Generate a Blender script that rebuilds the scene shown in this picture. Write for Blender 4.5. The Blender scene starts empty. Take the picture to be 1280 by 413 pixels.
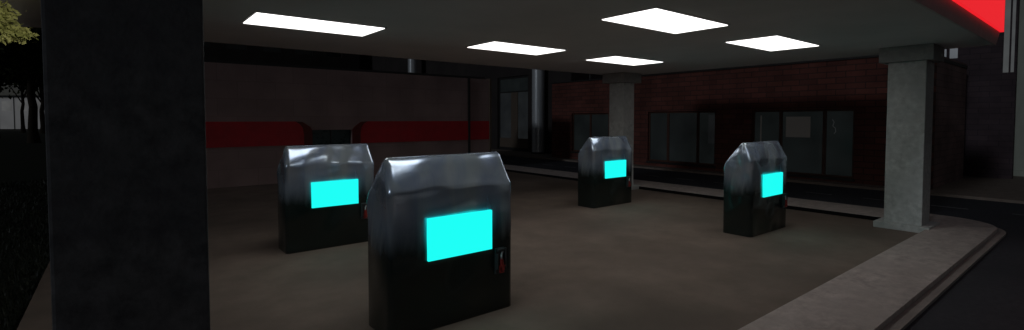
import bpy, bmesh, math, random
from mathutils import Vector, Matrix, noise
random.seed(7)
S = bpy.context.scene
C = S.collection
PI = math.pi

# ------------------------------------------------------------------ materials
def new_mat(name):
    m = bpy.data.materials.new(name); m.use_nodes = True
    nt = m.node_tree
    return m, nt, nt.nodes['Principled BSDF']

def N(nt, t, **kw):
    n = nt.nodes.new(t)
    for k, v in kw.items():
        if hasattr(n, k): setattr(n, k, v)
        else: n.inputs[k].default_value = v
    return n

def rough_mat(name, dark, light, scale=6.0, rough=0.85, bump=0.15, stain=None, stain_scale=0.6, stretch=(1, 1, 1), spec=0.3, fine=60.0, bdist=0.01):
    """mottled mineral surface: two noise layers mixed, optional broad stains, fine bump"""
    m, nt, b = new_mat(name); L = nt.links
    tc = N(nt, 'ShaderNodeTexCoord'); mp = N(nt, 'ShaderNodeMapping'); mp.inputs['Scale'].default_value = stretch
    L.new(tc.outputs['Object'], mp.inputs['Vector'])
    n1 = N(nt, 'ShaderNodeTexNoise'); n1.inputs['Scale'].default_value = scale; n1.inputs['Detail'].default_value = 9; n1.inputs['Roughness'].default_value = 0.65
    L.new(mp.outputs[0], n1.inputs['Vector'])
    r = N(nt, 'ShaderNodeValToRGB'); r.color_ramp.elements[0].position = 0.32; r.color_ramp.elements[1].position = 0.68
    r.color_ramp.elements[0].color = (*dark, 1); r.color_ramp.elements[1].color = (*light, 1)
    L.new(n1.outputs['Fac'], r.inputs['Fac'])
    col = r.outputs['Color']
    if stain:
        n2 = N(nt, 'ShaderNodeTexNoise'); n2.inputs['Scale'].default_value = stain_scale; n2.inputs['Detail'].default_value = 5
        L.new(mp.outputs[0], n2.inputs['Vector'])
        r2 = N(nt, 'ShaderNodeValToRGB'); r2.color_ramp.elements[0].position = 0.42; r2.color_ramp.elements[1].position = 0.66
        r2.color_ramp.elements[0].color = (0, 0, 0, 1); r2.color_ramp.elements[1].color = (.75, .75, .75, 1)
        L.new(n2.outputs['Fac'], r2.inputs['Fac'])
        mx = N(nt, 'ShaderNodeMix', data_type='RGBA')
        L.new(r2.outputs['Color'], mx.inputs[0]); L.new(col, mx.inputs[6]); mx.inputs[7].default_value = (*stain, 1)
        col = mx.outputs[2]
    L.new(col, b.inputs['Base Color'])
    b.inputs['Roughness'].default_value = rough
    b.inputs['Specular IOR Level'].default_value = spec
    n3 = N(nt, 'ShaderNodeTexNoise'); n3.inputs['Scale'].default_value = fine; n3.inputs['Detail'].default_value = 6
    L.new(mp.outputs[0], n3.inputs['Vector'])
    bp = N(nt, 'ShaderNodeBump'); bp.inputs['Strength'].default_value = bump; bp.inputs['Distance'].default_value = bdist
    L.new(n3.outputs['Fac'], bp.inputs['Height']); L.new(bp.outputs[0], b.inputs['Normal'])
    return m

def brick_mat(name, c1, c2, mortar, axes='yz', bw=0.24, bh=0.075, msize=0.012, bump=0.5, spread=0.35):
    m, nt, b = new_mat(name); L = nt.links
    tc = N(nt, 'ShaderNodeTexCoord'); sp = N(nt, 'ShaderNodeSeparateXYZ'); cb = N(nt, 'ShaderNodeCombineXYZ')
    L.new(tc.outputs['Object'], sp.inputs[0])
    ix = {'x': 0, 'y': 1, 'z': 2}
    L.new(sp.outputs[ix[axes[0]]], cb.inputs[0]); L.new(sp.outputs[ix[axes[1]]], cb.inputs[1])
    br = N(nt, 'ShaderNodeTexBrick'); br.inputs['Scale'].default_value = 1
    br.inputs['Brick Width'].default_value = bw; br.inputs['Row Height'].default_value = bh
    br.inputs['Mortar Size'].default_value = msize; br.inputs['Mortar Smooth'].default_value = 0.3
    br.inputs['Color1'].default_value = (*c1, 1); br.inputs['Color2'].default_value = (*c2, 1); br.inputs['Mortar'].default_value = (*mortar, 1)
    L.new(cb.outputs[0], br.inputs['Vector'])
    n = N(nt, 'ShaderNodeTexNoise'); n.inputs['Scale'].default_value = 0.9; n.inputs['Detail'].default_value = 8
    L.new(tc.outputs['Object'], n.inputs['Vector'])
    mr = N(nt, 'ShaderNodeMapRange'); mr.inputs[1].default_value = .3; mr.inputs[2].default_value = .7
    mr.inputs[3].default_value = 1 - spread; mr.inputs[4].default_value = 1 + spread
    L.new(n.outputs['Fac'], mr.inputs[0])
    hs = N(nt, 'ShaderNodeHueSaturation'); L.new(mr.outputs[0], hs.inputs['Value']); L.new(br.outputs['Color'], hs.inputs['Color'])
    L.new(hs.outputs[0], b.inputs['Base Color']); b.inputs['Roughness'].default_value = .85; b.inputs['Specular IOR Level'].default_value = .25
    bp = N(nt, 'ShaderNodeBump'); bp.inputs['Strength'].default_value = bump; bp.inputs['Distance'].default_value = .01; bp.invert = True
    L.new(br.outputs['Fac'], bp.inputs['Height']); L.new(bp.outputs[0], b.inputs['Normal'])
    return m

def plain(name, col, rough=.5, metal=0.0, spec=.5, var=0.12, vscale=8.0, stretch=(1, 1, 1), bump=0.0):
    m, nt, b = new_mat(name); L = nt.links
    tc = N(nt, 'ShaderNodeTexCoord'); mp = N(nt, 'ShaderNodeMapping'); mp.inputs['Scale'].default_value = stretch
    L.new(tc.outputs['Object'], mp.inputs['Vector'])
    n = N(nt, 'ShaderNodeTexNoise'); n.inputs['Scale'].default_value = vscale; n.inputs['Detail'].default_value = 7
    L.new(mp.outputs[0], n.inputs['Vector'])
    r = N(nt, 'ShaderNodeValToRGB'); r.color_ramp.elements[0].position = .3; r.color_ramp.elements[1].position = .7
    r.color_ramp.elements[0].color = (*[c * (1 - var) for c in col], 1); r.color_ramp.elements[1].color = (*[min(1, c * (1 + var)) for c in col], 1)
    L.new(n.outputs['Fac'], r.inputs['Fac']); L.new(r.outputs[0], b.inputs['Base Color'])
    mr = N(nt, 'ShaderNodeMapRange'); mr.inputs[1].default_value = .3; mr.inputs[2].default_value = .7
    mr.inputs[3].default_value = max(.02, rough * .8); mr.inputs[4].default_value = min(1, rough * 1.2)
    L.new(n.outputs['Fac'], mr.inputs[0]); L.new(mr.outputs[0], b.inputs['Roughness'])
    b.inputs['Metallic'].default_value = metal; b.inputs['Specular IOR Level'].default_value = spec
    if bump:
        bp = N(nt, 'ShaderNodeBump'); bp.inputs['Strength'].default_value = bump; bp.inputs['Distance'].default_value = .02
        L.new(n.outputs['Fac'], bp.inputs['Height']); L.new(bp.outputs[0], b.inputs['Normal'])
    return m

def glow(name, col, strength, base=(.02, .02, .02), rough=.3, var=0.0, vscale=1.0, stretch=(1, 1, 1)):
    m, nt, b = new_mat(name); L = nt.links
    b.inputs['Base Color'].default_value = (*base, 1); b.inputs['Roughness'].default_value = rough
    b.inputs['Emission Color'].default_value = (*col, 1); b.inputs['Emission Strength'].default_value = strength
    if var:
        tc = N(nt, 'ShaderNodeTexCoord'); mp = N(nt, 'ShaderNodeMapping'); mp.inputs['Scale'].default_value = stretch
        L.new(tc.outputs['Object'], mp.inputs['Vector'])
        n = N(nt, 'ShaderNodeTexNoise'); n.inputs['Scale'].default_value = vscale; n.inputs['Detail'].default_value = 4
        L.new(mp.outputs[0], n.inputs['Vector'])
        mr = N(nt, 'ShaderNodeMapRange'); mr.inputs[1].default_value = .3; mr.inputs[2].default_value = .7
        mr.inputs[3].default_value = strength * (1 - var); mr.inputs[4].default_value = strength * (1 + var)
        L.new(n.outputs['Fac'], mr.inputs[0]); L.new(mr.outputs[0], b.inputs['Emission Strength'])
    return m

LAMP = 2.3
M = {}
M['concrete_pad'] = rough_mat('forecourt_concrete', (.195, .150, .122), (.265, .206, .168), 1.6, .8, .25, stain=(.15, .116, .095), stain_scale=.45, fine=45)
M['paving'] = rough_mat('pavement_concrete', (.44, .375, .35), (.70, .61, .57), 5.5, .85, .6, stain=(.52, .45, .42), stain_scale=1.3, fine=22, stretch=(1, 1.4, 1), bdist=.02)
M['gutter'] = rough_mat('gutter_concrete', (.34, .30, .28), (.46, .41, .38), 5, .85, .35, stain=(.30, .265, .25))
M['asphalt'] = rough_mat('asphalt', (.048, .051, .062), (.076, .08, .095), 14, .8, .5, stain=(.045, .048, .058), stain_scale=.5, fine=120)
M['road_paint'] = rough_mat('worn_road_paint', (.10, .10, .105), (.28, .28, .285), 9, .7, .2)
M['far_paving'] = rough_mat('far_pavement_concrete', (.26, .21, .18), (.36, .295, .25), 4, .85, .3)
M['black_edge'] = plain('black_rubber_edging', (.008, .008, .009), .8, spec=.1)
M['earth'] = rough_mat('earth', (.015, .018, .010), (.03, .035, .018), 3, .95, .5)
M['grass'] = plain('grass_blade', (.013, .02, .008), .6, var=.35, vscale=2)
M['ceiling'] = rough_mat('canopy_soffit_paint', (.76, .745, .75), (.82, .80, .805), 1.5, .75, .05, stain=(.70, .69, .695), stain_scale=.5)
M['fascia'] = plain('grey_fascia_metal', (.60, .55, .55), .55, 0, var=.1, vscale=3)
M['red_sign'] = glow('red_backlit_fascia', (.86, .016, .024), .95, base=(.5, .01, .02), rough=.4)
M['column'] = rough_mat('column_concrete', (.42, .428, .42), (.68, .69, .675), 9, .85, .55, stain=(.50, .508, .50), stain_scale=2.0, fine=55)
M['dark_column'] = rough_mat('dark_column_concrete', (.09, .093, .099), (.24, .245, .255), 9, .85, .25, stain=(.14, .145, .16), stain_scale=1.8, fine=40)  # column concrete darkened in colour for the unlit foreground column
M['capital'] = rough_mat('capital_concrete', (.30, .295, .29), (.46, .455, .445), 9, .85, .45, stain=(.34, .335, .33), stain_scale=2.0, fine=55)  # column concrete darkened in colour for weak light close under the soffit
M['lamp_white'] = glow('lamp_diffuser', (1.0, .985, .95), LAMP, base=(.8, .8, .8))
M['lamp_frame'] = plain('lamp_frame_paint', (.7, .7, .7), .5)
M['screen'] = glow('cyan_screen', (.012, 1.0, .92), 1.0, base=(.01, .02, .02), rough=.25)
M['bezel'] = plain('black_bezel', (.02, .022, .024), .45)
M['boot'] = plain('nozzle_boot_plastic', (.05, .055, .06), .45, vscale=20)
M['nozzle_red'] = plain('red_nozzle_grip', (.30, .024, .02), .5, vscale=30)
M['steel'] = plain('polished_steel', (.84, .88, .92), .32, .35, var=.06, vscale=4, stretch=(.02, .02, 6), bump=.25)
M['shop_wall'] = brick_mat('shop_wall_blocks', (.40, .285, .275), (.43, .31, .30), (.35, .25, .245), 'xz', 1.2, .6, .012, .15, .14)
M['shop_band'] = plain('red_shop_band', (.62, .024, .038), .6, var=.12, vscale=2)
M['shop_band_dark'] = plain('dark_red_surround', (.16, .016, .014), .6, var=.2, vscale=3)
M['door_dark'] = plain('dark_teal_door_glass', (.012, .045, .05), .3, var=.2)
M['dark_trim'] = plain('dark_trim', (.035, .033, .033), .5)
M['roof_felt'] = plain('roof_felt', (.05, .05, .05), .9)
M['brick_red'] = brick_mat('dark_red_brick', (.225, .08, .062), (.15, .058, .048), (.095, .05, .045), 'yz', .6, .21, .02, .35, .25)
M['window_frame'] = plain('brown_window_frame', (.10, .045, .03), .6)
M['pane'] = glow('dim_shop_pane', (.8, 1.0, 1.0), .0045, base=(.03, .034, .036), rough=.2, var=.35, vscale=.9)
M['pane_pale'] = glow('dim_pale_pane', (.85, .95, 1.0), .0075, base=(.05, .055, .06), rough=.2, var=.35, vscale=.8)
M['brown_panel'] = plain('brown_timber_panel', (.17, .13, .10), .7)
M['poster'] = plain('faded_poster', (.42, .40, .38), .7, var=.08)
M['poster_lit'] = glow('backlit_notice', (1, .93, .86), .010, base=(.25, .24, .23), rough=.6, var=.08, vscale=3)  # pale sheet and stripe, given a faint glow of their own
M['curl'] = glow('small_lit_curl', (.9, .95, 1), .018, base=(.2, .2, .2))
M['dark_wall'] = rough_mat('dark_render', (.05, .043, .042), (.075, .063, .06), 1.2, .9, .2, stain=(.045, .038, .038))
M['purple_wall'] = brick_mat('dusky_purple_brick', (.125, .09, .102), (.10, .075, .087), (.08, .063, .074), 'yz', .6, .21, .014, .3, .3)
M['end_brick'] = brick_mat('dusky_end_brick', (.24, .155, .15), (.195, .13, .13), (.14, .10, .10), 'xz', .6, .21, .014, .3, .3)
M['pale_wall'] = rough_mat('grey_green_render', (.55, .59, .50), (.68, .72, .62), 3, .85, .25, stretch=(1, 1, .3))
M['win_lit'] = glow('cold_lit_window', (.82, .90, 1.0), .115, base=(.1, .1, .1), var=.12, vscale=2)
M['win_lit_dim'] = glow('dim_cold_window', (.95, 1.0, 1.02), .052, base=(.1, .1, .1), var=.15, vscale=2)
M['win_dark'] = plain('dark_window_glass', (.03, .033, .038), .15, var=.2)
M['hall_glass'] = glow('misty_hall_glazing', (1, 1, 1.02), .055, base=(.3, .3, .3), rough=.6, var=.2, vscale=.18)  # faint glow stands in for pale mist behind the trees
M['hall_glass_pale'] = glow('bright_hall_window', (1, 1, .98), .062, base=(.3, .3, .3), rough=.6, var=.3, vscale=.3)
M['hall_frame'] = plain('hall_mullion', (.10, .10, .10), .7)
M['bark'] = rough_mat('bark', (.03, .024, .017), (.065, .05, .036), 8, .95, .8, stretch=(1, 1, .25), fine=30, bdist=.03)

def leaf_mat(name, a, b_, trans=.35):
    m, nt, b = new_mat(name); L = nt.links
    oi = N(nt, 'ShaderNodeTexCoord'); n = N(nt, 'ShaderNodeTexNoise'); n.inputs['Scale'].default_value = 3.5; n.inputs['Detail'].default_value = 5
    L.new(oi.outputs['Object'], n.inputs['Vector'])
    r = N(nt, 'ShaderNodeValToRGB'); r.color_ramp.elements[0].position = .35; r.color_ramp.elements[1].position = .65
    r.color_ramp.elements[0].color = (*a, 1); r.color_ramp.elements[1].color = (*b_, 1)
    L.new(n.outputs['Fac'], r.inputs[0]); L.new(r.outputs[0], b.inputs['Base Color']); b.inputs['Roughness'].default_value = .55
    b.inputs['Specular IOR Level'].default_value = .25
    tr = N(nt, 'ShaderNodeBsdfTranslucent'); L.new(r.outputs[0], tr.inputs['Color'])
    mx = N(nt, 'ShaderNodeMixShader'); mx.inputs[0].default_value = trans
    out = nt.nodes['Material Output']
    L.new(b.outputs[0], mx.inputs[1]); L.new(tr.outputs[0], mx.inputs[2]); L.new(mx.outputs[0], out.inputs[0])
    return m
M['leaf_dark'] = leaf_mat('dark_leaf', (.04, .055, .016), (.10, .12, .04))
M['leaf_lime'] = leaf_mat('yellow_green_leaf', (.30, .33, .10), (.50, .50, .20))

# pump casing: steel with reflection streaks and the dark fade below painted into colour
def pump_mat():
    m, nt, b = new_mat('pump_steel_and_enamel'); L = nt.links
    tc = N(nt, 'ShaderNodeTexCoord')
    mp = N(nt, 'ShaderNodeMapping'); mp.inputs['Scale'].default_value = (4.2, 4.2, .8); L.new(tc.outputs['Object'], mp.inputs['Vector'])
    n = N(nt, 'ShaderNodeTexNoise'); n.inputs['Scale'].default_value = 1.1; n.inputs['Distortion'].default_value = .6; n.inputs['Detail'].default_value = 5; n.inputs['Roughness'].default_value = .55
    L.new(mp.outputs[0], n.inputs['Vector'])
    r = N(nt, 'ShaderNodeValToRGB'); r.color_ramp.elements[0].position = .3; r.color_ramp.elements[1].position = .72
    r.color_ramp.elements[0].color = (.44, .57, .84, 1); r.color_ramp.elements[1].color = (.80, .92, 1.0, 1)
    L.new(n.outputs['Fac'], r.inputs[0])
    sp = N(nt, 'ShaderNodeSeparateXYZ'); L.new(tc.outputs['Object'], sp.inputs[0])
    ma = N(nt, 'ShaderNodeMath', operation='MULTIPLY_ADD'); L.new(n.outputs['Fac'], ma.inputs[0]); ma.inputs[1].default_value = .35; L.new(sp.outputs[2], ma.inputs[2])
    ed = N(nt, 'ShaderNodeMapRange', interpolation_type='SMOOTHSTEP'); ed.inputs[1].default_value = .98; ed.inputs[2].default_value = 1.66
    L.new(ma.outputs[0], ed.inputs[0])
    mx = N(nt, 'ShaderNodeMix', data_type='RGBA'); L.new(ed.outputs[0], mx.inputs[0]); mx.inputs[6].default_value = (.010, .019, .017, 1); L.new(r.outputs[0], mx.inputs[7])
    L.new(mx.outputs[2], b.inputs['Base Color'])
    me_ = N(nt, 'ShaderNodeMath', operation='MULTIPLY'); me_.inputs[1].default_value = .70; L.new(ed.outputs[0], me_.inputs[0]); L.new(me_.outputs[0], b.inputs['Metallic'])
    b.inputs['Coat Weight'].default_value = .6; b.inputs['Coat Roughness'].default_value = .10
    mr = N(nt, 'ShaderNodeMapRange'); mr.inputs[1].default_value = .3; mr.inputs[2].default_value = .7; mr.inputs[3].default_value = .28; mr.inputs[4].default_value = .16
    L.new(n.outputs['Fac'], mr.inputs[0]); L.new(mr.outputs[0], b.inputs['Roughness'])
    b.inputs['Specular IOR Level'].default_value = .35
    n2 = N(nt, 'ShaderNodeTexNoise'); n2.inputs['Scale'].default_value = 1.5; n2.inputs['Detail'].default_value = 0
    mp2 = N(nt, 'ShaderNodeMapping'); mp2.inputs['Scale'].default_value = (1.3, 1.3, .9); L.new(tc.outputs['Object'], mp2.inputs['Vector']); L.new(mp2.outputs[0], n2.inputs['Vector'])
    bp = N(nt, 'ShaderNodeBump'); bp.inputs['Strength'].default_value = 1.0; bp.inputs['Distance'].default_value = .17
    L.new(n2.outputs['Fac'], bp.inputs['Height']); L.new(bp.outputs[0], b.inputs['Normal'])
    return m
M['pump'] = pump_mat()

# ------------------------------------------------------------------ mesh helpers
def obj(name, bm, mat, parent=None, smooth=False):
    me = bpy.data.meshes.new(name); bmesh.ops.recalc_face_normals(bm, faces=bm.faces[:]); bm.to_mesh(me); bm.free()
    me.materials.append(mat)
    if smooth:
        for p in me.polygons: p.use_smooth = True
    o = bpy.data.objects.new(name, me); C.objects.link(o)
    if parent: o.parent = parent
    return o

def box(bm, x0, x1, y0, y1, z0, z1, bevel=0.0):
    vs = [bm.verts.new(v) for v in ((x0,y0,z0),(x1,y0,z0),(x1,y1,z0),(x0,y1,z0),(x0,y0,z1),(x1,y0,z1),(x1,y1,z1),(x0,y1,z1))]
    fs = [bm.faces.new([vs[i] for i in f]) for f in ((0,3,2,1),(4,5,6,7),(0,1,5,4),(1,2,6,5),(2,3,7,6),(3,0,4,7))]
    if bevel:
        es = {e for f in fs for e in f.edges}
        bmesh.ops.bevel(bm, geom=list(es), offset=bevel, segments=2, affect='EDGES', profile=.6)

def boxobj(name, b, mat, parent=None, bevel=0.0):
    bm = bmesh.new(); box(bm, *b, bevel=bevel); return obj(name, bm, mat, parent)

def tube(bm, p0, p1, r0, r1, n=12, caps=True):
    p0, p1 = Vector(p0), Vector(p1); d = (p1 - p0).normalized()
    a = d.orthogonal().normalized(); b = d.cross(a)
    A, B = [], []
    for i in range(n):
        t = 2 * PI * i / n; u = a * math.cos(t) + b * math.sin(t)
        A.append(bm.verts.new(p0 + u * r0)); B.append(bm.verts.new(p1 + u * r1))
    for i in range(n): bm.faces.new((A[i], A[(i+1) % n], B[(i+1) % n], B[i]))
    if caps: bm.faces.new(A[::-1]); bm.faces.new(B)

def prism(bm, pts, z0, z1):
    a = [bm.verts.new((x, y, z0)) for x, y in pts]; b = [bm.verts.new((x, y, z1)) for x, y in pts]
    n = len(pts); bm.faces.new(a[::-1]); bm.faces.new(b)
    for i in range(n): bm.faces.new((a[i], a[(i+1) % n], b[(i+1) % n], b[i]))

def tag(o, label=None, cat=None, group=None, kind=None):
    if label: o['label'] = label
    if cat: o['category'] = cat
    if group: o['group'] = group
    if kind: o['kind'] = kind
    return o

def thing(name, label, cat, loc=(0, 0, 0), rz=0, group=None):
    o = bpy.data.objects.new(name, None); C.objects.link(o); o.location = loc; o.rotation_euler = (0, 0, rz); o.empty_display_size = .2
    return tag(o, label, cat, group)

def dup(root, loc, label):
    r = root.copy(); C.objects.link(r); r.location = loc; r.scale = (1, 1, 1); r['label'] = label
    for ch in list(root.children):
        c = ch.copy(); C.objects.link(c); c.parent = r
        for g in list(ch.children):
            d = g.copy(); C.objects.link(d); d.parent = c
    return r

def grid_wall(bm, fixed, t, a0, a1, z0, z1, holes, axis):
    """wall slab with rectangular openings. axis 'y': slab runs along y, its face at x=fixed, thickness t towards +x; axis 'x': runs along x, face at y=fixed."""
    As = sorted({a0, a1, *[h[0] for h in holes], *[h[1] for h in holes]})
    Zs = sorted({z0, z1, *[h[2] for h in holes], *[h[3] for h in holes]})
    for i in range(len(As) - 1):
        run = None
        for j in range(len(Zs)):
            solid = False
            if j < len(Zs) - 1:
                ac, zc = (As[i] + As[i+1]) / 2, (Zs[j] + Zs[j+1]) / 2
                solid = not any(h[0] < ac < h[1] and h[2] < zc < h[3] for h in holes)
            if solid and run is None: run = Zs[j]
            if not solid and run is not None:
                if axis == 'y': box(bm, fixed, fixed + t, As[i], As[i+1], run, Zs[j])
                else: box(bm, As[i], As[i+1], fixed, fixed + t, run, Zs[j])
                run = None
    bmesh.ops.remove_doubles(bm, verts=bm.verts[:], dist=1e-5)
    # drop the inner faces shared by neighbouring blocks
    seen = {}
    for f in bm.faces: seen.setdefault(tuple(sorted(v.index for v in f.verts)), []).append(f)
    bm.verts.index_update()
    seen = {}
    for f in bm.faces: seen.setdefault(tuple(sorted(v.index for v in f.verts)), []).append(f)
    dead = [f for fs in seen.values() if len(fs) > 1 for f in fs]
    if dead: bmesh.ops.delete(bm, geom=dead, context='FACES_ONLY')

# ------------------------------------------------------------------ the setting
def struct(name, bm, mat):
    o = obj(name, bm, mat); tag(o, kind='structure'); return o

bm = bmesh.new(); g = 600
vs = [bm.verts.new(v) for v in ((-g, -g, -.10), (g, -g, -.10), (g, g, -.10), (-g, g, -.10))]; bm.faces.new(vs)
tag(struct('ground', bm, M['earth']), 'dark bare earth under the grass and streets', 'ground')

def arc(cx, cy, r, a0, a1, n=14):
    return [(cx + r * math.cos(math.radians(a0 + (a1 - a0) * i / n)), cy + r * math.sin(math.radians(a0 + (a1 - a0) * i / n))) for i in range(n + 1)]

# asphalt: the street in front and the cross street beside the forecourt
bm = bmesh.new(); prism(bm, [(-60, -14), (120, -14), (120, 1.35), (19.5, 1.35), (19.5, 80), (14.6, 80), (14.6, 2.7), (13.7, 1.9), (-60, 1.9)], -.09, -.012)
tag(struct('road', bm, M['asphalt']), 'dark asphalt street turning beside the forecourt', 'road')
bm = bmesh.new()
y = 1.0
while y < 60:
    box(bm, 17.0, 17.10, y, y + .75, -.011, -.008); y += 1.55
tag(struct('road_marking', bm, M['road_paint']), 'faint worn dashed centre line on the side street', 'road marking')

# forecourt
bm = bmesh.new(); box(bm, -.92, 13.42, 2.44, 19.4, -.09, 0.0)
tag(struct('forecourt', bm, M['concrete_pad']), 'brown grey concrete forecourt under the canopy', 'forecourt')

# raised pavement ring: strip along the street, rounded corner, strip along the side street
outer = [(-60, 1.62)] + arc(13.72, 2.67, 1.05, -90, 0) + [(14.77, 80)]
inner = [(13.42, 80), (13.42, 2.5), (-60, 2.5)]
bm = bmesh.new(); prism(bm, outer + inner, -.09, .095)
es = [e for e in bm.edges if abs(e.verts[0].co.z - .095) < 1e-4 and abs(e.verts[1].co.z - .095) < 1e-4]
bmesh.ops.bevel(bm, geom=es, offset=.012, segments=2, affect='EDGES')
tag(struct('pavement', bm, M['paving']), 'pale mottled concrete pavement edging the forecourt', 'pavement')
# lower kerb band outside it
outer2 = [(-60, 1.49)] + arc(13.72, 2.67, 1.18, -90, 0) + [(14.90, 80)]
inner2 = [(14.773, 80)] + arc(13.72, 2.67, 1.053, 0, -90) + [(-60, 1.617)]
bm = bmesh.new(); prism(bm, outer2 + inner2, -.09, .03)
tag(struct('kerb', bm, M['gutter']), 'low concrete kerb band between pavement and road', 'kerb')

bm = bmesh.new(); box(bm, 13.392, 13.417, 2.5, 80, -.05, .088)  # black strip over the inner face of the raised pavement
tag(struct('kerb_edging', bm, M['black_edge']), 'black rubber edging along the raised pavement', 'kerb')

# far pavement across the side street
bm = bmesh.new(); box(bm, 19.3, 34, -4, 80, -.09, .07, .01)
tag(struct('far_pavement', bm, M['far_paving']), 'brown concrete pavement across the side street', 'pavement')

# ------------------------------------------------------------------ canopy
CZ = 3.8
X0, X1, Y0, Y1 = -1.28, 13.86, 1.75, 11.2
can = thing('canopy', 'flat forecourt canopy with pale soffit, grey trim and glowing red fascia', 'canopy', (6.3, 6.5, 0))
off = Vector((6.3, 6.5, 0))
def sub(bm, name, mat, parent=can, smooth=False):
    for v in bm.verts: v.co -= off
    return obj(name, bm, mat, parent, smooth)
bm = bmesh.new(); box(bm, X0 + .003, X1 - .003, Y0 + .003, Y1 - .003, CZ, CZ + .2); sub(bm, 'soffit', M['ceiling'])
bm = bmesh.new()   # grey trim: leans slightly outwards, four mitred sides
lo = [(X0, Y0), (X1, Y0), (X1, Y1), (X0, Y1)]; e = .05
hi = [(X0 - e, Y0 - e), (X1 + e, Y0 - e), (X1 + e, Y1 + e), (X0 - e, Y1 + e)]
a = [bm.verts.new((x, y, CZ - .003)) for x, y in lo]; b = [bm.verts.new((x, y, CZ + .25)) for x, y in hi]
ai = [bm.verts.new((x + (.03 if x < 0 else -.03), y + (.03 if y < 5 else -.03), CZ - .003)) for x, y in lo]
for i in range(4):
    j = (i + 1) % 4; bm.faces.new((a[i], a[j], b[j], b[i])); bm.faces.new((ai[i], a[i], a[j], ai[j]))
bi = [bm.verts.new((v.co.x, v.co.y, CZ + .25)) for v in ai]
for i in range(4):
    j = (i + 1) % 4; bm.faces.new((ai[j], ai[i], bi[i], bi[j])); bm.faces.new((b[i], b[j], bi[j], bi[i]))
sub(bm, 'trim', M['fascia'])
bm = bmesh.new(); r = .10
box(bm, X0 - r, X1 + r, Y0 - r, Y0 + .02, CZ + .253, CZ + 1.15)
sub(bm, 'red_fascia', M['red_sign'])
bm = bmesh.new()
for (x0, x1, y0, y1) in ((X0 - r, X1 + r, Y1 - .02, Y1 + r), (X0 - r, X0 + .02, Y0 + .022, Y1 - .022), (X1 - .02, X1 + r, Y0 + .022, Y1 - .022)):
    box(bm, x0, x1, y0, y1, CZ + .253, CZ + 1.15)
sub(bm, 'grey_fascia', M['fascia'])
bm = bmesh.new(); box(bm, X0 - .06, X1 + .06, Y0 - .06, Y1 + .06, CZ + 1.153, CZ + 1.2); sub(bm, 'roof', M['roof_felt'])

# ceiling lamps (six, each a thing)
lw, ll = 1.90, .95
def make_lamp():
    t = thing('ceiling_lamp', 'x', 'ceiling lamp', (0, 0, CZ), 0, 'bright panels set in the canopy soffit')
    bm = bmesh.new(); f = .03
    for bb in ((-lw/2 - f, lw/2 + f, -ll/2 - f, -ll/2), (-lw/2 - f, lw/2 + f, ll/2, ll/2 + f), (-lw/2 - f, -lw/2, -ll/2, ll/2), (lw/2, lw/2 + f, -ll/2, ll/2)):
        box(bm, *bb, -.012, -.002)
    obj('frame', bm, M['lamp_frame'], t)
    boxobj('diffuser', (-lw/2 + .002, lw/2 - .002, -ll/2 + .002, ll/2 - .002, -.022, -.002), M['lamp_white'], t, .006)
    return t
lamp = make_lamp(); lamp.location = (2.50, 8.13, CZ); lamp['label'] = 'long thin white ceiling lamp at far left, nearest the dark pillar'
dup(lamp, (6.63, 8.13, CZ), 'white ceiling lamp above the glazed entrance, second from the left')
dup(lamp, (6.63, 4.50, CZ), 'largest bright ceiling lamp, top centre, nearly diamond shaped')
dup(lamp, (10.17, 8.11, CZ), 'smallest ceiling lamp, directly over the capital of the back column')
dup(lamp, (10.17, 4.46, CZ), 'rightmost white ceiling lamp, above the pump by the front column')
dup(lamp, (2.50, 4.50, CZ), 'ceiling lamp directly over the nearest pump, above the picture edge')

# columns
def make_column(name, label, cx, cy, mat, sx=.62, sy=.64, capital=True):
    t = thing(name, label, 'column', (cx, cy, 0), 0, 'square concrete columns under the canopy')
    bm = bmesh.new(); box(bm, -sx/2, sx/2, -sy/2, sy/2, .128, CZ - .31, .012); obj('shaft', bm, mat, t)
    boxobj('plinth', (-.45, .45, -.47, .47, .0, .13), mat, t, .015)
    boxobj('capital', (-.45, .45, -.45, .45, CZ - .312, CZ - .002), M['capital'] if mat is M['column'] else mat, t, .012)
    return t
make_column('concrete_column', 'pale concrete column at the street corner, plinth and capital in full view', 13.05, 2.92, M['column'])
make_column('concrete_column', 'grey concrete column at the back, its foot hidden behind a pump', 13.05, 10.54, M['column'], .56, .58)
make_column('concrete_column', 'dark unlit concrete column filling the left foreground', .045, 2.92, M['dark_column'], .53)

# unseen lamp added behind the near column to light the tree bough
fl = thing('floodlight', 'small black floodlight on the rear of the dark foreground column', 'floodlight', (.06, 3.252, 3.33))
boxobj('bracket', (-.03, .03, 0, .07, -.05, .05), M['dark_trim'], fl, .006)
boxobj('housing', (-.09, .09, .07, .17, -.07, .07), M['dark_trim'], fl, .01)
ld = bpy.data.lights.new('floodlight_lamp', 'SPOT'); ld.energy = 430; ld.spot_size = math.radians(11); ld.spot_blend = .7; ld.shadow_soft_size = .05; ld.color = (1, .95, .78)
lo_ = bpy.data.objects.new('lamp', ld); C.objects.link(lo_); lo_.parent = fl; lo_.location = (0, .2, 0)
tgt = Vector((-1.1, 8.6, 3.40)) - Vector((.06, 3.452, 3.33))
lo_.rotation_euler = tgt.to_track_quat('-Z', 'Y').to_euler()

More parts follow.
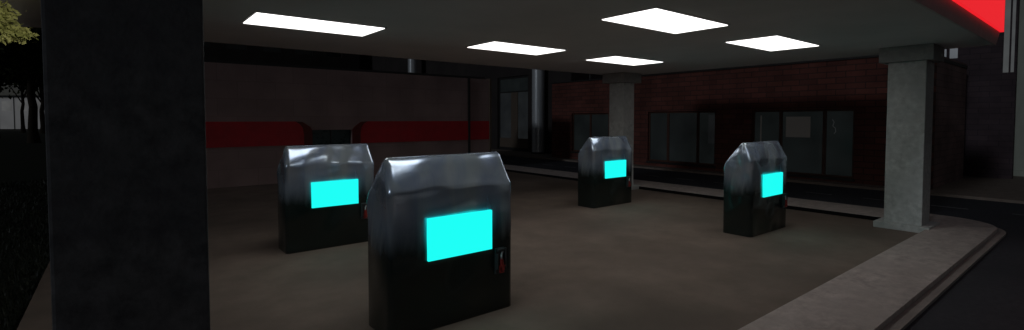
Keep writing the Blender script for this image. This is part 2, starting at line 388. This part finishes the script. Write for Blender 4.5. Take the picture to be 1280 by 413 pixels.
# ------------------------------------------------------------------ fuel pumps
W, D, H, HE, HB = 1.60, .60, 1.84, 1.50, 1.40
def pump_body():
    bm = bmesh.new(); rings = []
    zs = [0, .02, .06, .12] + [.12 + (1.36 - .12) * i / 22 for i in range(1, 23)] + [1.39, 1.42, 1.45, 1.47, 1.485, 1.495, 1.505, 1.515, 1.53, 1.56, 1.60, 1.65, 1.70, 1.75, 1.785, 1.81, 1.825, 1.835, 1.84]
    def smin(a, b, k):
        h = max(0, min(1, .5 + .5 * (b - a) / k)); return b + (a - b) * h - k * h * (1 - h)
    for z in zs:
        t = z / H
        slope_f = (z - HE) * (.17 / (H - HE))
        yf = -smin(-slope_f, 0, .016)                       # 0 on the front, then leaning back
        slope_b = D - (z - HB) * (.33 / (H - HB))
        yb = smin(D, slope_b, .06)
        xi = max(0, (z - 1.46)) * .14
        top = max(0, z - 1.775) / .065
        rnd = .055 * (1 - math.sqrt(max(0, 1 - min(1, top) ** 2)))
        yf += rnd; yb -= rnd; xi += rnd
        rc = min(.08, (yb - yf) * .42)
        bul = .035 * math.sin(PI * min(1, z / HE)) if z < HE else .022 * math.sin(PI * (z - HE) / (H - HE))
        pts = []
        x0, x1 = xi, W - xi
        def side(pa, pb, n, nx, ny, amp):
            for i in range(n):
                u = i / n; s = math.sin(PI * u)
                pts.append((pa[0] + (pb[0] - pa[0]) * u + nx * amp * s, pa[1] + (pb[1] - pa[1]) * u + ny * amp * s))
        def corner(cx, cy, a0, n=6):
            for i in range(n):
                a = math.radians(a0 + 90 * i / n); pts.append((cx + rc * math.cos(a), cy + rc * math.sin(a)))
        side((x0 + rc, yf), (x1 - rc, yf), 16, 0, -1, bul * .6); corner(x1 - rc, yf + rc, -90)
        side((x1, yf + rc), (x1, yb - rc), 8, 1, 0, bul * .6); corner(x1 - rc, yb - rc, 0)
        side((x1 - rc, yb), (x0 + rc, yb), 16, 0, 1, bul * .4); corner(x0 + rc, yb - rc, 90)
        side((x0, yb - rc), (x0, yf + rc), 8, -1, 0, bul * .6); corner(x0 + rc, yf + rc, 180)
        rings.append([bm.verts.new((x, y, z)) for x, y in pts])
    n = len(rings[0])
    for A, B in zip(rings, rings[1:]):
        for i in range(n): bm.faces.new((A[i], A[(i+1) % n], B[(i+1) % n], B[i]))
    bm.faces.new(rings[0][::-1]); bm.faces.new(rings[-1])
    cen = Vector((W / 2, D / 2, 0))                       # shallow dents and swells in the sheet metal of the head
    for v in bm.verts:
        a = max(0, min(1, (v.co.z - .75) / .5))
        d = noise.noise(Vector((v.co.x * 2.6, v.co.y * 3.2, v.co.z * 3.4)) + Vector((3.1, 7.7, 1.3))) * .020 + noise.noise(v.co * 6.5) * .005
        nrm = Vector((0, -1 if v.co.y < D / 2 else 1, .35 if v.co.z > HE - .02 else 0))
        if v.co.x < .06: nrm = Vector((-1, 0, 0))
        elif v.co.x > W - .06: nrm = Vector((1, 0, 0))
        v.co += nrm * d * a
    return bm
def make_pump():
    t = thing('fuel_pump', 'x', 'fuel pump', (0, 0, 0), 0, 'steel fuel pumps on the forecourt')
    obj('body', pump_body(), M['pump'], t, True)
    f = -.024
    boxobj('screen', (.42, 1.25, f - .022, f + .02, .75, 1.20), M['screen'], t, .004)
    h = bpy.data.objects  # nozzle boot: open tray with side cheeks and a hood
    bm = bmesh.new()
    box(bm, 1.31, 1.44, f - .010, f + .02, .44, .74, .004)
    box(bm, 1.31, 1.325, f - .045, f - .0105, .50, .68, .003); box(bm, 1.425, 1.44, f - .045, f - .0105, .50, .74, .003)
    box(bm, 1.326, 1.424, f - .040, f - .0105, .705, .735, .003)
    obj('nozzle_holder', bm, M['boot'], t)
    bm = bmesh.new()
    tube(bm, (1.375, f - .038, .56), (1.385, f - .05, .485), .025, .021, 12); tube(bm, (1.375, f - .038, .56), (1.372, f - .034, .615), .025, .02, 12)
    box(bm, 1.335, 1.415, f - .058, f - .032, .525, .545, .006); box(bm, 1.338, 1.35, f - .058, f - .035, .465, .528, .004); box(bm, 1.34, 1.40, f - .058, f - .038, .46, .474, .004)
    nz = obj('nozzle', bm, M['nozzle_red'], t)
    bm = bmesh.new(); tube(bm, (1.372, f - .034, .615), (1.375, f - .03, .66), .013, .012, 10); tube(bm, (1.375, f - .03, .66), (1.40, f - .02, .70), .012, .010, 10)
    obj('spout', bm, M['steel'], nz, True)
    return t
p = make_pump(); p.location = (2.14, 4.70, 0); p.scale = (1.02, 1.03, 1.03); p['label'] = 'nearest steel fuel pump, large in the centre foreground with glowing cyan screen'
dup(p, (2.19, 8.90, 0), 'steel fuel pump standing behind the nearest one, nozzle hidden, before the red banded shop')
dup(p, (9.52, 8.57, 0), 'smallest and farthest steel fuel pump, in front of the back column')
dup(p, (9.56, 4.54, 0), 'steel fuel pump on the right, red nozzle on its edge, before brick windows')

# ------------------------------------------------------------------ red banded shop at the back
sh = thing('shop', 'low shop with brown block wall, red band and dark doorway', 'shop', (8, 22, 0)); off = Vector((8, 22, 0))
bm = bmesh.new(); grid_wall(bm, 19.0, .3, .3, 13.75, 0, 4.18, [(5.64, 7.15, -.1, 1.9)], 'x')
box(bm, .3, .6, 19.3, 26, 0, 4.18); box(bm, 13.45, 13.75, 19.3, 26, 0, 4.18)
sub(bm, 'wall', M['shop_wall'], sh)
def bandpart(name, pts, z_mat, d=.03):
    bm = bmesh.new(); a = [bm.verts.new((x, 19.0 - d, z)) for x, z in pts]; b = [bm.verts.new((x, 18.998, z)) for x, z in pts]
    n = len(pts); bm.faces.new(a); bm.faces.new(b[::-1])
    for i in range(n): bm.faces.new((a[i], b[i], b[(i+1) % n], a[(i+1) % n]))
    return sub(bm, name, z_mat, sh)
ZB0, ZB1 = 1.36, 2.22
bandpart('red_band', [(.3, ZB0), (5.34, ZB0), (5.34, 1.75), (5.30, 1.98), (5.20, 2.12), (5.05, ZB1), (.3, ZB1)], M['shop_band'])
bandpart('red_band', [(7.48, ZB0), (13.75, ZB0), (13.75, ZB1), (7.78, ZB1), (7.62, 2.12), (7.52, 1.98), (7.48, 1.75)], M['shop_band'])
bandpart('door_surround', [(5.345, 0), (5.635, 0), (5.635, 1.9), (5.56, 2.02), (5.30, 2.2), (5.06, 2.222), (5.21, 2.125), (5.31, 1.985), (5.345, 1.75)], M['shop_band_dark'], .05)
bandpart('door_surround', [(7.155, 0), (7.475, 0), (7.475, 1.75), (7.515, 1.985), (7.61, 2.125), (7.77, 2.222), (7.5, 2.2), (7.25, 2.02), (7.155, 1.9)], M['shop_band_dark'], .05)
bm = bmesh.new(); box(bm, 5.64, 7.15, 19.2, 19.25, 0, 1.9); dr = sub(bm, 'door', M['door_dark'], sh)
bm = bmesh.new(); box(bm, 6.37, 6.42, 19.17, 19.199, 0, 1.9); sub(bm, 'door_stile', M['dark_trim'], dr)
bm = bmesh.new(); box(bm, .3, 13.75, 19.3, 26, 4.183, 4.3); sub(bm, 'roof', M['roof_felt'], sh)
bm = bmesh.new(); box(bm, 12.55, 12.66, 18.93, 18.997, 0, 4.18, .01); sub(bm, 'downpipe', M['dark_trim'], sh)
bm = bmesh.new(); box(bm, 13.753, 13.86, 18.93, 19.2, 0, 4.22, .01); sub(bm, 'corner_trim', M['brown_panel'], sh)

# ------------------------------------------------------------------ brick building across the side street
bb = thing('brick_building', 'long single storey dark red brick building with dim shop windows', 'building', (20, 12, 0)); off = Vector((20, 12, 0))
wins = [(6.00, 9.56, .22, 2.66, [8.48, 6.96]), (11.12, 14.56, .30, 2.66, [13.50, 11.98]), (17.0, 19.68, .5, 2.63, [18.35])]
bm = bmesh.new(); grid_wall(bm, 20.0, .35, 3.9, 21.3, .0, 4.38, [w[:4] for w in wins], 'y')
sub(bm, 'wall', M['brick_red'], bb)
bm = bmesh.new(); box(bm, 20.353, 25, 3.92, 4.2, 0, 4.375); sub(bm, 'end_wall', M['end_brick'], bb)
bm = bmesh.new(); box(bm, 20.353, 25, 21.0, 21.28, 0, 4.375); sub(bm, 'end_wall', M['end_brick'], bb)
bm = bmesh.new(); box(bm, 19.94, 20.4, 3.85, 21.35, 4.383, 4.45, .01); sub(bm, 'coping', M['dark_trim'], bb)
bm = bmesh.new(); box(bm, 20.4, 25, 3.9, 21.3, 4.2, 4.3); sub(bm, 'roof', M['roof_felt'], bb)
for k, (y0, y1, z0, z1, mull) in enumerate(wins):
    bm = bmesh.new(); fw = .07; xa, xb = 20.10, 20.19
    box(bm, xa, xb, y0 + .002, y1 - .002, z0 + .002, z0 + fw); box(bm, xa, xb, y0 + .002, y1 - .002, z1 - fw, z1 - .002)
    box(bm, xa, xb, y0 + .002, y0 + fw, z0 + fw, z1 - fw); box(bm, xa, xb, y1 - fw, y1 - .002, z0 + fw, z1 - fw)
    for q in mull: box(bm, xa, xb, q - .06, q + .06, z0 + fw, z1 - fw)
    fr = sub(bm, 'window', M['window_frame'], bb)
    edges = [y0 + fw] + sorted(mull) + [y1 - fw]
    for i in range(len(edges) - 1):
        bm = bmesh.new(); box(bm, 20.135, 20.155, edges[i] + .061 * (i > 0), edges[i+1] - .061 * (i < len(edges) - 2), z0 + fw, z1 - fw)
        sub(bm, 'pane', M['pane'], fr)
    bm = bmesh.new(); box(bm, 19.95, 20.09, y0 - .05, y1 + .05, z0 - .09, z0 - .003, .01); sub(bm, 'sill', M['dark_trim'], fr)
    if k == 0:
        bm = bmesh.new(); box(bm, 20.125, 20.132, 7.44, 8.30, 1.62, 2.40); nt_ = sub(bm, 'notice', M['poster_lit'], fr)
        nt_['label'] = 'pale square notice in the middle pane'
        bm = bmesh.new(); pts = [(6.72, 2.30), (6.66, 2.20), (6.70, 2.06), (6.62, 1.98), (6.60, 1.86), (6.66, 1.78)]
        for a_, b_ in zip(pts, pts[1:]): tube(bm, (20.12, *a_), (20.12, *b_), .011, .011, 6)
        cu = sub(bm, 'neon_curl', M['curl'], fr); cu['label'] = 'small pale squiggle on the right pane'
        bm = bmesh.new(); box(bm, 20.125, 20.132, 9.22, 9.27, .8, 2.45); sub(bm, 'strip_light', M['poster_lit'], fr)
    if k == 1:
        bm = bmesh.new(); box(bm, 20.125, 20.132, 11.2, 11.5, 1.25, 2.5); sub(bm, 'notice', M['pane_pale'], fr)['label'] = 'tall pale strip at the right edge of the window'
# thin vent pipe on its roof
bm = bmesh.new(); tube(bm, (20.7, 18.95, 4.25), (20.7, 18.95, 4.95), .05, .05, 10); sub(bm, 'vent_pipe', M['dark_trim'], bb)

# ------------------------------------------------------------------ corner building beyond, with glazed entrance and steel pipes
cb = thing('corner_building', 'tall dark corner building with a dim glazed entrance', 'building', (22, 30, 0)); off = Vector((22, 30, 0))
gl = (25.8, 29.3, .12, 5.35)
bm = bmesh.new(); grid_wall(bm, 22.0, .4, 21.7, 62, .0, 11, [gl], 'y'); box(bm, 22.4, 32, 21.7, 22.1, 0, 11); box(bm, 22.4, 32, 61.6, 62, 0, 11)
sub(bm, 'wall', M['dark_wall'], cb)
bm = bmesh.new(); box(bm, 21.9, 32, 21.6, 62.1, 11.003, 11.2); sub(bm, 'roof', M['roof_felt'], cb)
bm = bmesh.new()
for (y0, y1, z0, z1) in ((25.8, 29.3, .12, .28), (25.8, 29.3, 5.2, 5.348), (25.802, 25.95, .28, 5.2), (29.15, 29.298, .28, 5.2), (25.95, 29.15, 4.22, 4.30)):
    box(bm, 22.1, 22.22, y0 + .002, y1 - .002, z0 + .001, z1 - .001)
ge = sub(bm, 'entrance', M['dark_trim'], cb)
bm = bmesh.new(); box(bm, 22.11, 22.21, 27.08, 27.82, .95, 4.217); box(bm, 22.11, 22.21, 25.953, 29.147, .283, .947); sub(bm, 'panelling', M['brown_panel'], ge)
for (y0, y1, z0, z1, mt) in ((25.952, 27.077, .95, 4.217, 'pane_pale'), (27.823, 29.148, .95, 4.217, 'pane_pale'), (25.952, 29.148, 4.302, 5.198, 'pane')):
    bm = bmesh.new(); box(bm, 22.15, 22.17, y0, y1, z0, z1); sub(bm, 'pane', M[mt], ge)
def pipe(loc, label):
    t = thing('steel_pipe', label, 'pipe', loc, 0, 'tall polished steel pipes')
    bm = bmesh.new(); tube(bm, (0, 0, .07), (0, 0, 10.5), .41, .41, 32, False); obj('shaft', bm, M['steel'], t, True)
    bm = bmesh.new()
    tube(bm, (0, 0, .068), (0, 0, .16), .47, .47, 32); obj('collar', bm, M['dark_trim'], t)
    return t
pp = pipe((21.45, 24.15, 0), 'tall polished steel pipe standing beside the glazed entrance')
dup(pp, (20.8, 40.4, 0), 'distant polished steel pipe rising above the top of the shop wall')

# dark block behind the shop
db = thing('dark_block', 'wide black unlit block rising behind the shop roof', 'building', (9, 60, 0)); off = Vector((9, 60, 0))
holes = [(2 + 3.0 * i, 3.6 + 3.0 * i, zz, zz + 1.7) for i in range(6) for zz in (2.0, 5.4, 8.8)]
bm = bmesh.new(); grid_wall(bm, 52.0, .4, -2.5, 20.5, 0, 13, holes, 'x'); box(bm, -2.5, -2.1, 52.4, 66, 0, 13); box(bm, 20.1, 20.5, 52.4, 66, 0, 13)
sub(bm, 'wall', M['dark_wall'], db)
bm = bmesh.new(); box(bm, -2.6, 20.6, 51.9, 66.1, 13.003, 13.2); sub(bm, 'roof', M['roof_felt'], db)
for (a0, a1, z0, z1) in holes:
    bm = bmesh.new(); box(bm, a0 + .002, a1 - .002, 52.2, 52.24, z0 + .002, z1 - .002); sub(bm, 'window', M['win_dark'], db)

# ------------------------------------------------------------------ dark purple building at right with lit slits
pb = thing('purple_building', 'dark purple building behind the corner column with pale lit window slits', 'building', (27, 4, 0)); off = Vector((27, 4, 0))
slit = [(2.775, 2.875, 4.05, 8.5), (2.915, 3.08, 4.05, 8.5)]
upper = [(4.36, 4.62, 4.72, 5.45), (4.70, 4.98, 4.72, 5.45)]
bm = bmesh.new(); grid_wall(bm, 26.0, .35, 2.72, 18, 0, 10, slit + upper, 'y')
sub(bm, 'wall', M['purple_wall'], pb)
bm = bmesh.new(); box(bm, 25.9, 27.3, 2.65, 18.1, 10.003, 10.2); sub(bm, 'roof', M['roof_felt'], pb)
for h_, mt in [(s, 'win_lit_dim') for s in slit] + [(u, 'win_lit') for u in upper]:
    bm = bmesh.new(); box(bm, 26.1, 26.14, h_[0] + .002, h_[1] - .002, h_[2] + .002, h_[3] - .002); sub(bm, 'window', M[mt], pb)

gp = thing('pale_pier', 'tall grey green concrete pier at the right edge beside the slit windows', 'pier', (27.9, 2.3, 0)); off = Vector((27.9, 2.3, 0))
bm = bmesh.new(); box(bm, 27.6, 28.4, 1.4, 2.88, .07, 11, .02); sub(bm, 'shaft', M['pale_wall'], gp)
bm = bmesh.new(); box(bm, 27.5, 28.5, 1.3, 2.9, .068, .3, .02); sub(bm, 'base', M['pale_wall'], gp)

# ------------------------------------------------------------------ hall glowing in place of mist, and trees on the left
R_ = Vector((.7817, -.6237)); F_ = Vector((.6237, .7817))
def at(px, depth):                     # ground point seen in that column of the picture, at that depth
    v = F_ * depth + R_ * ((px - 640) / 617.3 * depth); return v.x, v.y
hx, hy = at(20, 112)
hall = thing('long_hall', 'low pale hall with dim misty glazing far behind the trees', 'building', (hx, hy, 0), math.atan2(R_.y, R_.x))
boxobj('plinth', (-26, 16, 0, 8, -.1, .1), M['dark_wall'], hall)
boxobj('roof', (-26.4, 16.4, -.4, 8.4, 7.2, 7.7), M['roof_felt'], hall)
boxobj('glazing', (-26, 16, .2, .3, .1, 7.2), M['hall_glass'], hall)
boxobj('rear_wall', (-26, 16, 7.7, 8, .1, 7.2), M['dark_wall'], hall)
for i in range(12):
    x = -25 + i * 3.5
    boxobj('mullion', (x, x + .14, .05, .19, .1, 7.2), M['hall_frame'], hall)
for i in range(11):
    x = -24.2 + i * 3.5
    boxobj('window', (x, x + 2.2, .12, .19, 4.2, 6.4), M['hall_glass_pale'], hall)

def tree(name, label, loc, trunk_r, trunk_h, crown, leaves, leaf, mat, seed, limbs=9, group=None, clumps=None):
    rnd = random.Random(seed)
    t = thing(name, label, 'tree', loc, 0, group)
    bm = bmesh.new(); prev = Vector((0, 0, -.12)); pr = trunk_r * 1.35; n = 7
    for i in range(1, n + 1):
        q = Vector((rnd.uniform(-1, 1) * trunk_r * .35, rnd.uniform(-1, 1) * trunk_r * .35, trunk_h * i / n)); r = trunk_r * (1 - .45 * i / n)
        tube(bm, prev, q, pr, r, 12, False); prev, pr = q, r
    tips = []
    cz, rx, rz = crown
    for k in range(limbs):
        a = 2 * PI * k / limbs + rnd.uniform(-.3, .3); zz = trunk_h * rnd.uniform(.55, 1.0)
        s = Vector((0, 0, zz)); e = Vector((math.cos(a) * rx * rnd.uniform(.55, .85), math.sin(a) * rx * rnd.uniform(.55, .85), cz + rnd.uniform(-.6, .7) * rz))
        mid = (s + e) / 2 + Vector((0, 0, rz * .08)); tube(bm, s, mid, trunk_r * .35, trunk_r * .22, 8, False); tube(bm, mid, e, trunk_r * .22, trunk_r * .06, 8, False); tips.append(e)
    for c in (clumps or []):
        s = Vector((0, 0, trunk_h * .9)); e = Vector(c[0]); mid = (s + e) / 2 + Vector((0, 0, .15)); tube(bm, s, mid, trunk_r * .3, trunk_r * .16, 8, False); tube(bm, mid, e, trunk_r * .16, .012, 8, False)
    obj('trunk', bm, M['bark'], t, True)
    bm = bmesh.new()
    cl = []
    for _ in range(34):
        v = Vector((rnd.gauss(0, 1), rnd.gauss(0, 1), rnd.gauss(0, 1))).normalized() * rnd.uniform(.45, 1) 
        cl.append((Vector((v.x * rx, v.y * rx, cz + v.z * rz)), rnd.uniform(.2, .36) * rx))
    def leaf_quad(p, s):
        d = Vector((rnd.uniform(-1, 1), rnd.uniform(-1, 1), rnd.uniform(-1, .3))).normalized(); u = d.orthogonal().normalized()
        u = (Matrix.Rotation(rnd.uniform(0, 2 * PI), 3, d) @ u); w = d.cross(u) * .0 + u
        nrm = d.cross(u)
        a = bm.verts.new(p); b_ = bm.verts.new(p + d * s * .5 + u * s * .32 + nrm * s * .08); c_ = bm.verts.new(p + d * s); d_ = bm.verts.new(p + d * s * .5 - u * s * .32 + nrm * s * .08)
        bm.faces.new((a, b_, c_, d_))
    for _ in range(leaves):
        c, r = rnd.choice(cl); v = Vector((rnd.gauss(0, .5), rnd.gauss(0, .5), rnd.gauss(0, .38)))
        leaf_quad(c + v * r, leaf * rnd.uniform(.7, 1.3))
    for (c, rr, num, ls) in (clumps or []):
        for _ in range(num):
            v = Vector((rnd.gauss(0, .5) * rr[0], rnd.gauss(0, .5) * rr[1], rnd.gauss(0, .5) * rr[2])); leaf_quad(Vector(c) + v, ls * rnd.uniform(.7, 1.3))
    obj('crown', bm, mat, t)
    return t
x, y = at(42, 50); tree('broadleaf_tree', 'dark broad tree with a straight trunk, standing before the pale hall', (x, y, -.1), .42, 8.5, (10.5, 5.2, 4.6), 15000, .5, M['leaf_dark'], 3, group='dark trees left of the canopy')
x, y = at(-6, 62); tree('broadleaf_tree', 'dark tree at the far left edge whose low crown hides the hall roof', (x, y, -.1), .35, 8, (10.6, 6, 4.6), 14000, .55, M['leaf_dark'], 5, group='dark trees left of the canopy')
x, y = at(29, 88); tree('broadleaf_tree', 'slender distant tree just left of the straight trunk', (x, y, -.1), .3, 9, (13, 5, 5), 7000, .6, M['leaf_dark'], 8, group='dark trees left of the canopy')
x, y = at(54, 84); tree('broadleaf_tree', 'distant dark tree partly behind the foreground column', (x, y, -.1), .38, 9, (13, 5.5, 5), 7000, .6, M['leaf_dark'], 9, group='dark trees left of the canopy')
# near tree whose lit bough reaches under the canopy edge
TX, TY = -3.7, 8.9
tree('young_tree', 'tree with a floodlit yellow green bough hanging by the canopy edge', (TX, TY, -.1), .13, 3.6, (5.0, 1.9, 1.7), 5200, .11, M['leaf_lime'], 12, limbs=7,
     clumps=[((at(px_, 6.0)[0] - TX, at(px_, 6.0)[1] - TY, z_ + .1), rr_, n_, ls_) for px_, z_, rr_, n_, ls_ in (
         (-2, 3.40, (.22, .25, .10), 520, .085), (12, 3.365, (.15, .18, .07), 380, .08), (25, 3.35, (.09, .12, .045), 200, .075), (36, 3.335, (.05, .06, .025), 60, .06),
         (-4, 3.60, (.14, .2, .10), 330, .08), (9, 3.55, (.06, .1, .05), 110, .07), (-40, 3.6, (.4, .4, .25), 600, .09))])

# grass verge left of the forecourt
rnd = random.Random(2); bm = bmesh.new()
for _ in range(16000):
    y = 6.5 + 20 * rnd.random() ** 1.6; x = -.96 - (rnd.random() ** 1.2) * (1.2 + .12 * y)
    h = rnd.uniform(.04, .13); a = rnd.uniform(0, 2 * PI); w = .006 + .0006 * y
    dx, dy = math.cos(a) * w, math.sin(a) * w; lx, ly = rnd.uniform(-.05, .05), rnd.uniform(-.05, .05)
    bm.faces.new((bm.verts.new((x - dx, y - dy, -.10)), bm.verts.new((x + dx, y + dy, -.10)), bm.verts.new((x + lx, y + ly, -.10 + h))))
tag(obj('grass', bm, M['grass']), 'short dark grass growing beside the forecourt edge', 'grass', kind='stuff')

# ------------------------------------------------------------------ night sky, moon, camera
w = bpy.data.worlds.new('World'); S.world = w; w.use_nodes = True; nt = w.node_tree; L = nt.links
bg = nt.nodes['Background']
sky = nt.nodes.new('ShaderNodeTexSky'); sky.sky_type = 'NISHITA'; sky.sun_disc = False
sky.sun_elevation = math.radians(32); sky.sun_rotation = math.radians(140)
hs = nt.nodes.new('ShaderNodeHueSaturation'); hs.inputs['Saturation'].default_value = .35
L.new(sky.outputs[0], hs.inputs['Color']); L.new(hs.outputs[0], bg.inputs['Color']); bg.inputs['Strength'].default_value = .0034
sd = bpy.data.lights.new('moon', 'SUN'); sd.energy = .16; sd.angle = math.radians(4); sd.color = (.85, .92, 1)
so = bpy.data.objects.new('moon', sd); C.objects.link(so); so.rotation_euler = Vector((1, .12, -.32)).to_track_quat('-Z', 'Y').to_euler()

cam = bpy.data.cameras.new('camera'); co = bpy.data.objects.new('camera', cam); C.objects.link(co); S.camera = co
cam.sensor_fit = 'HORIZONTAL'; cam.sensor_width = 36; cam.lens = 617.28 / 1280 * 36
cam.shift_y = -(206.5 - 173.0) / 1280
cam.clip_start = .05; cam.clip_end = 2000
co.location = (0, 0, 2.3)
yaw = math.radians(51.423)
co.rotation_euler = (math.radians(90 - 2.191), 0, yaw - PI / 2)
S.view_settings.view_transform = 'Standard'; S.view_settings.look = 'None'; S.view_settings.exposure = 0; S.view_settings.gamma = 1
S.view_settings.use_curve_mapping = False
S.cycles.use_denoising = True
S.cycles.max_bounces = 6
S.cycles.sample_clamp_indirect = 4.0
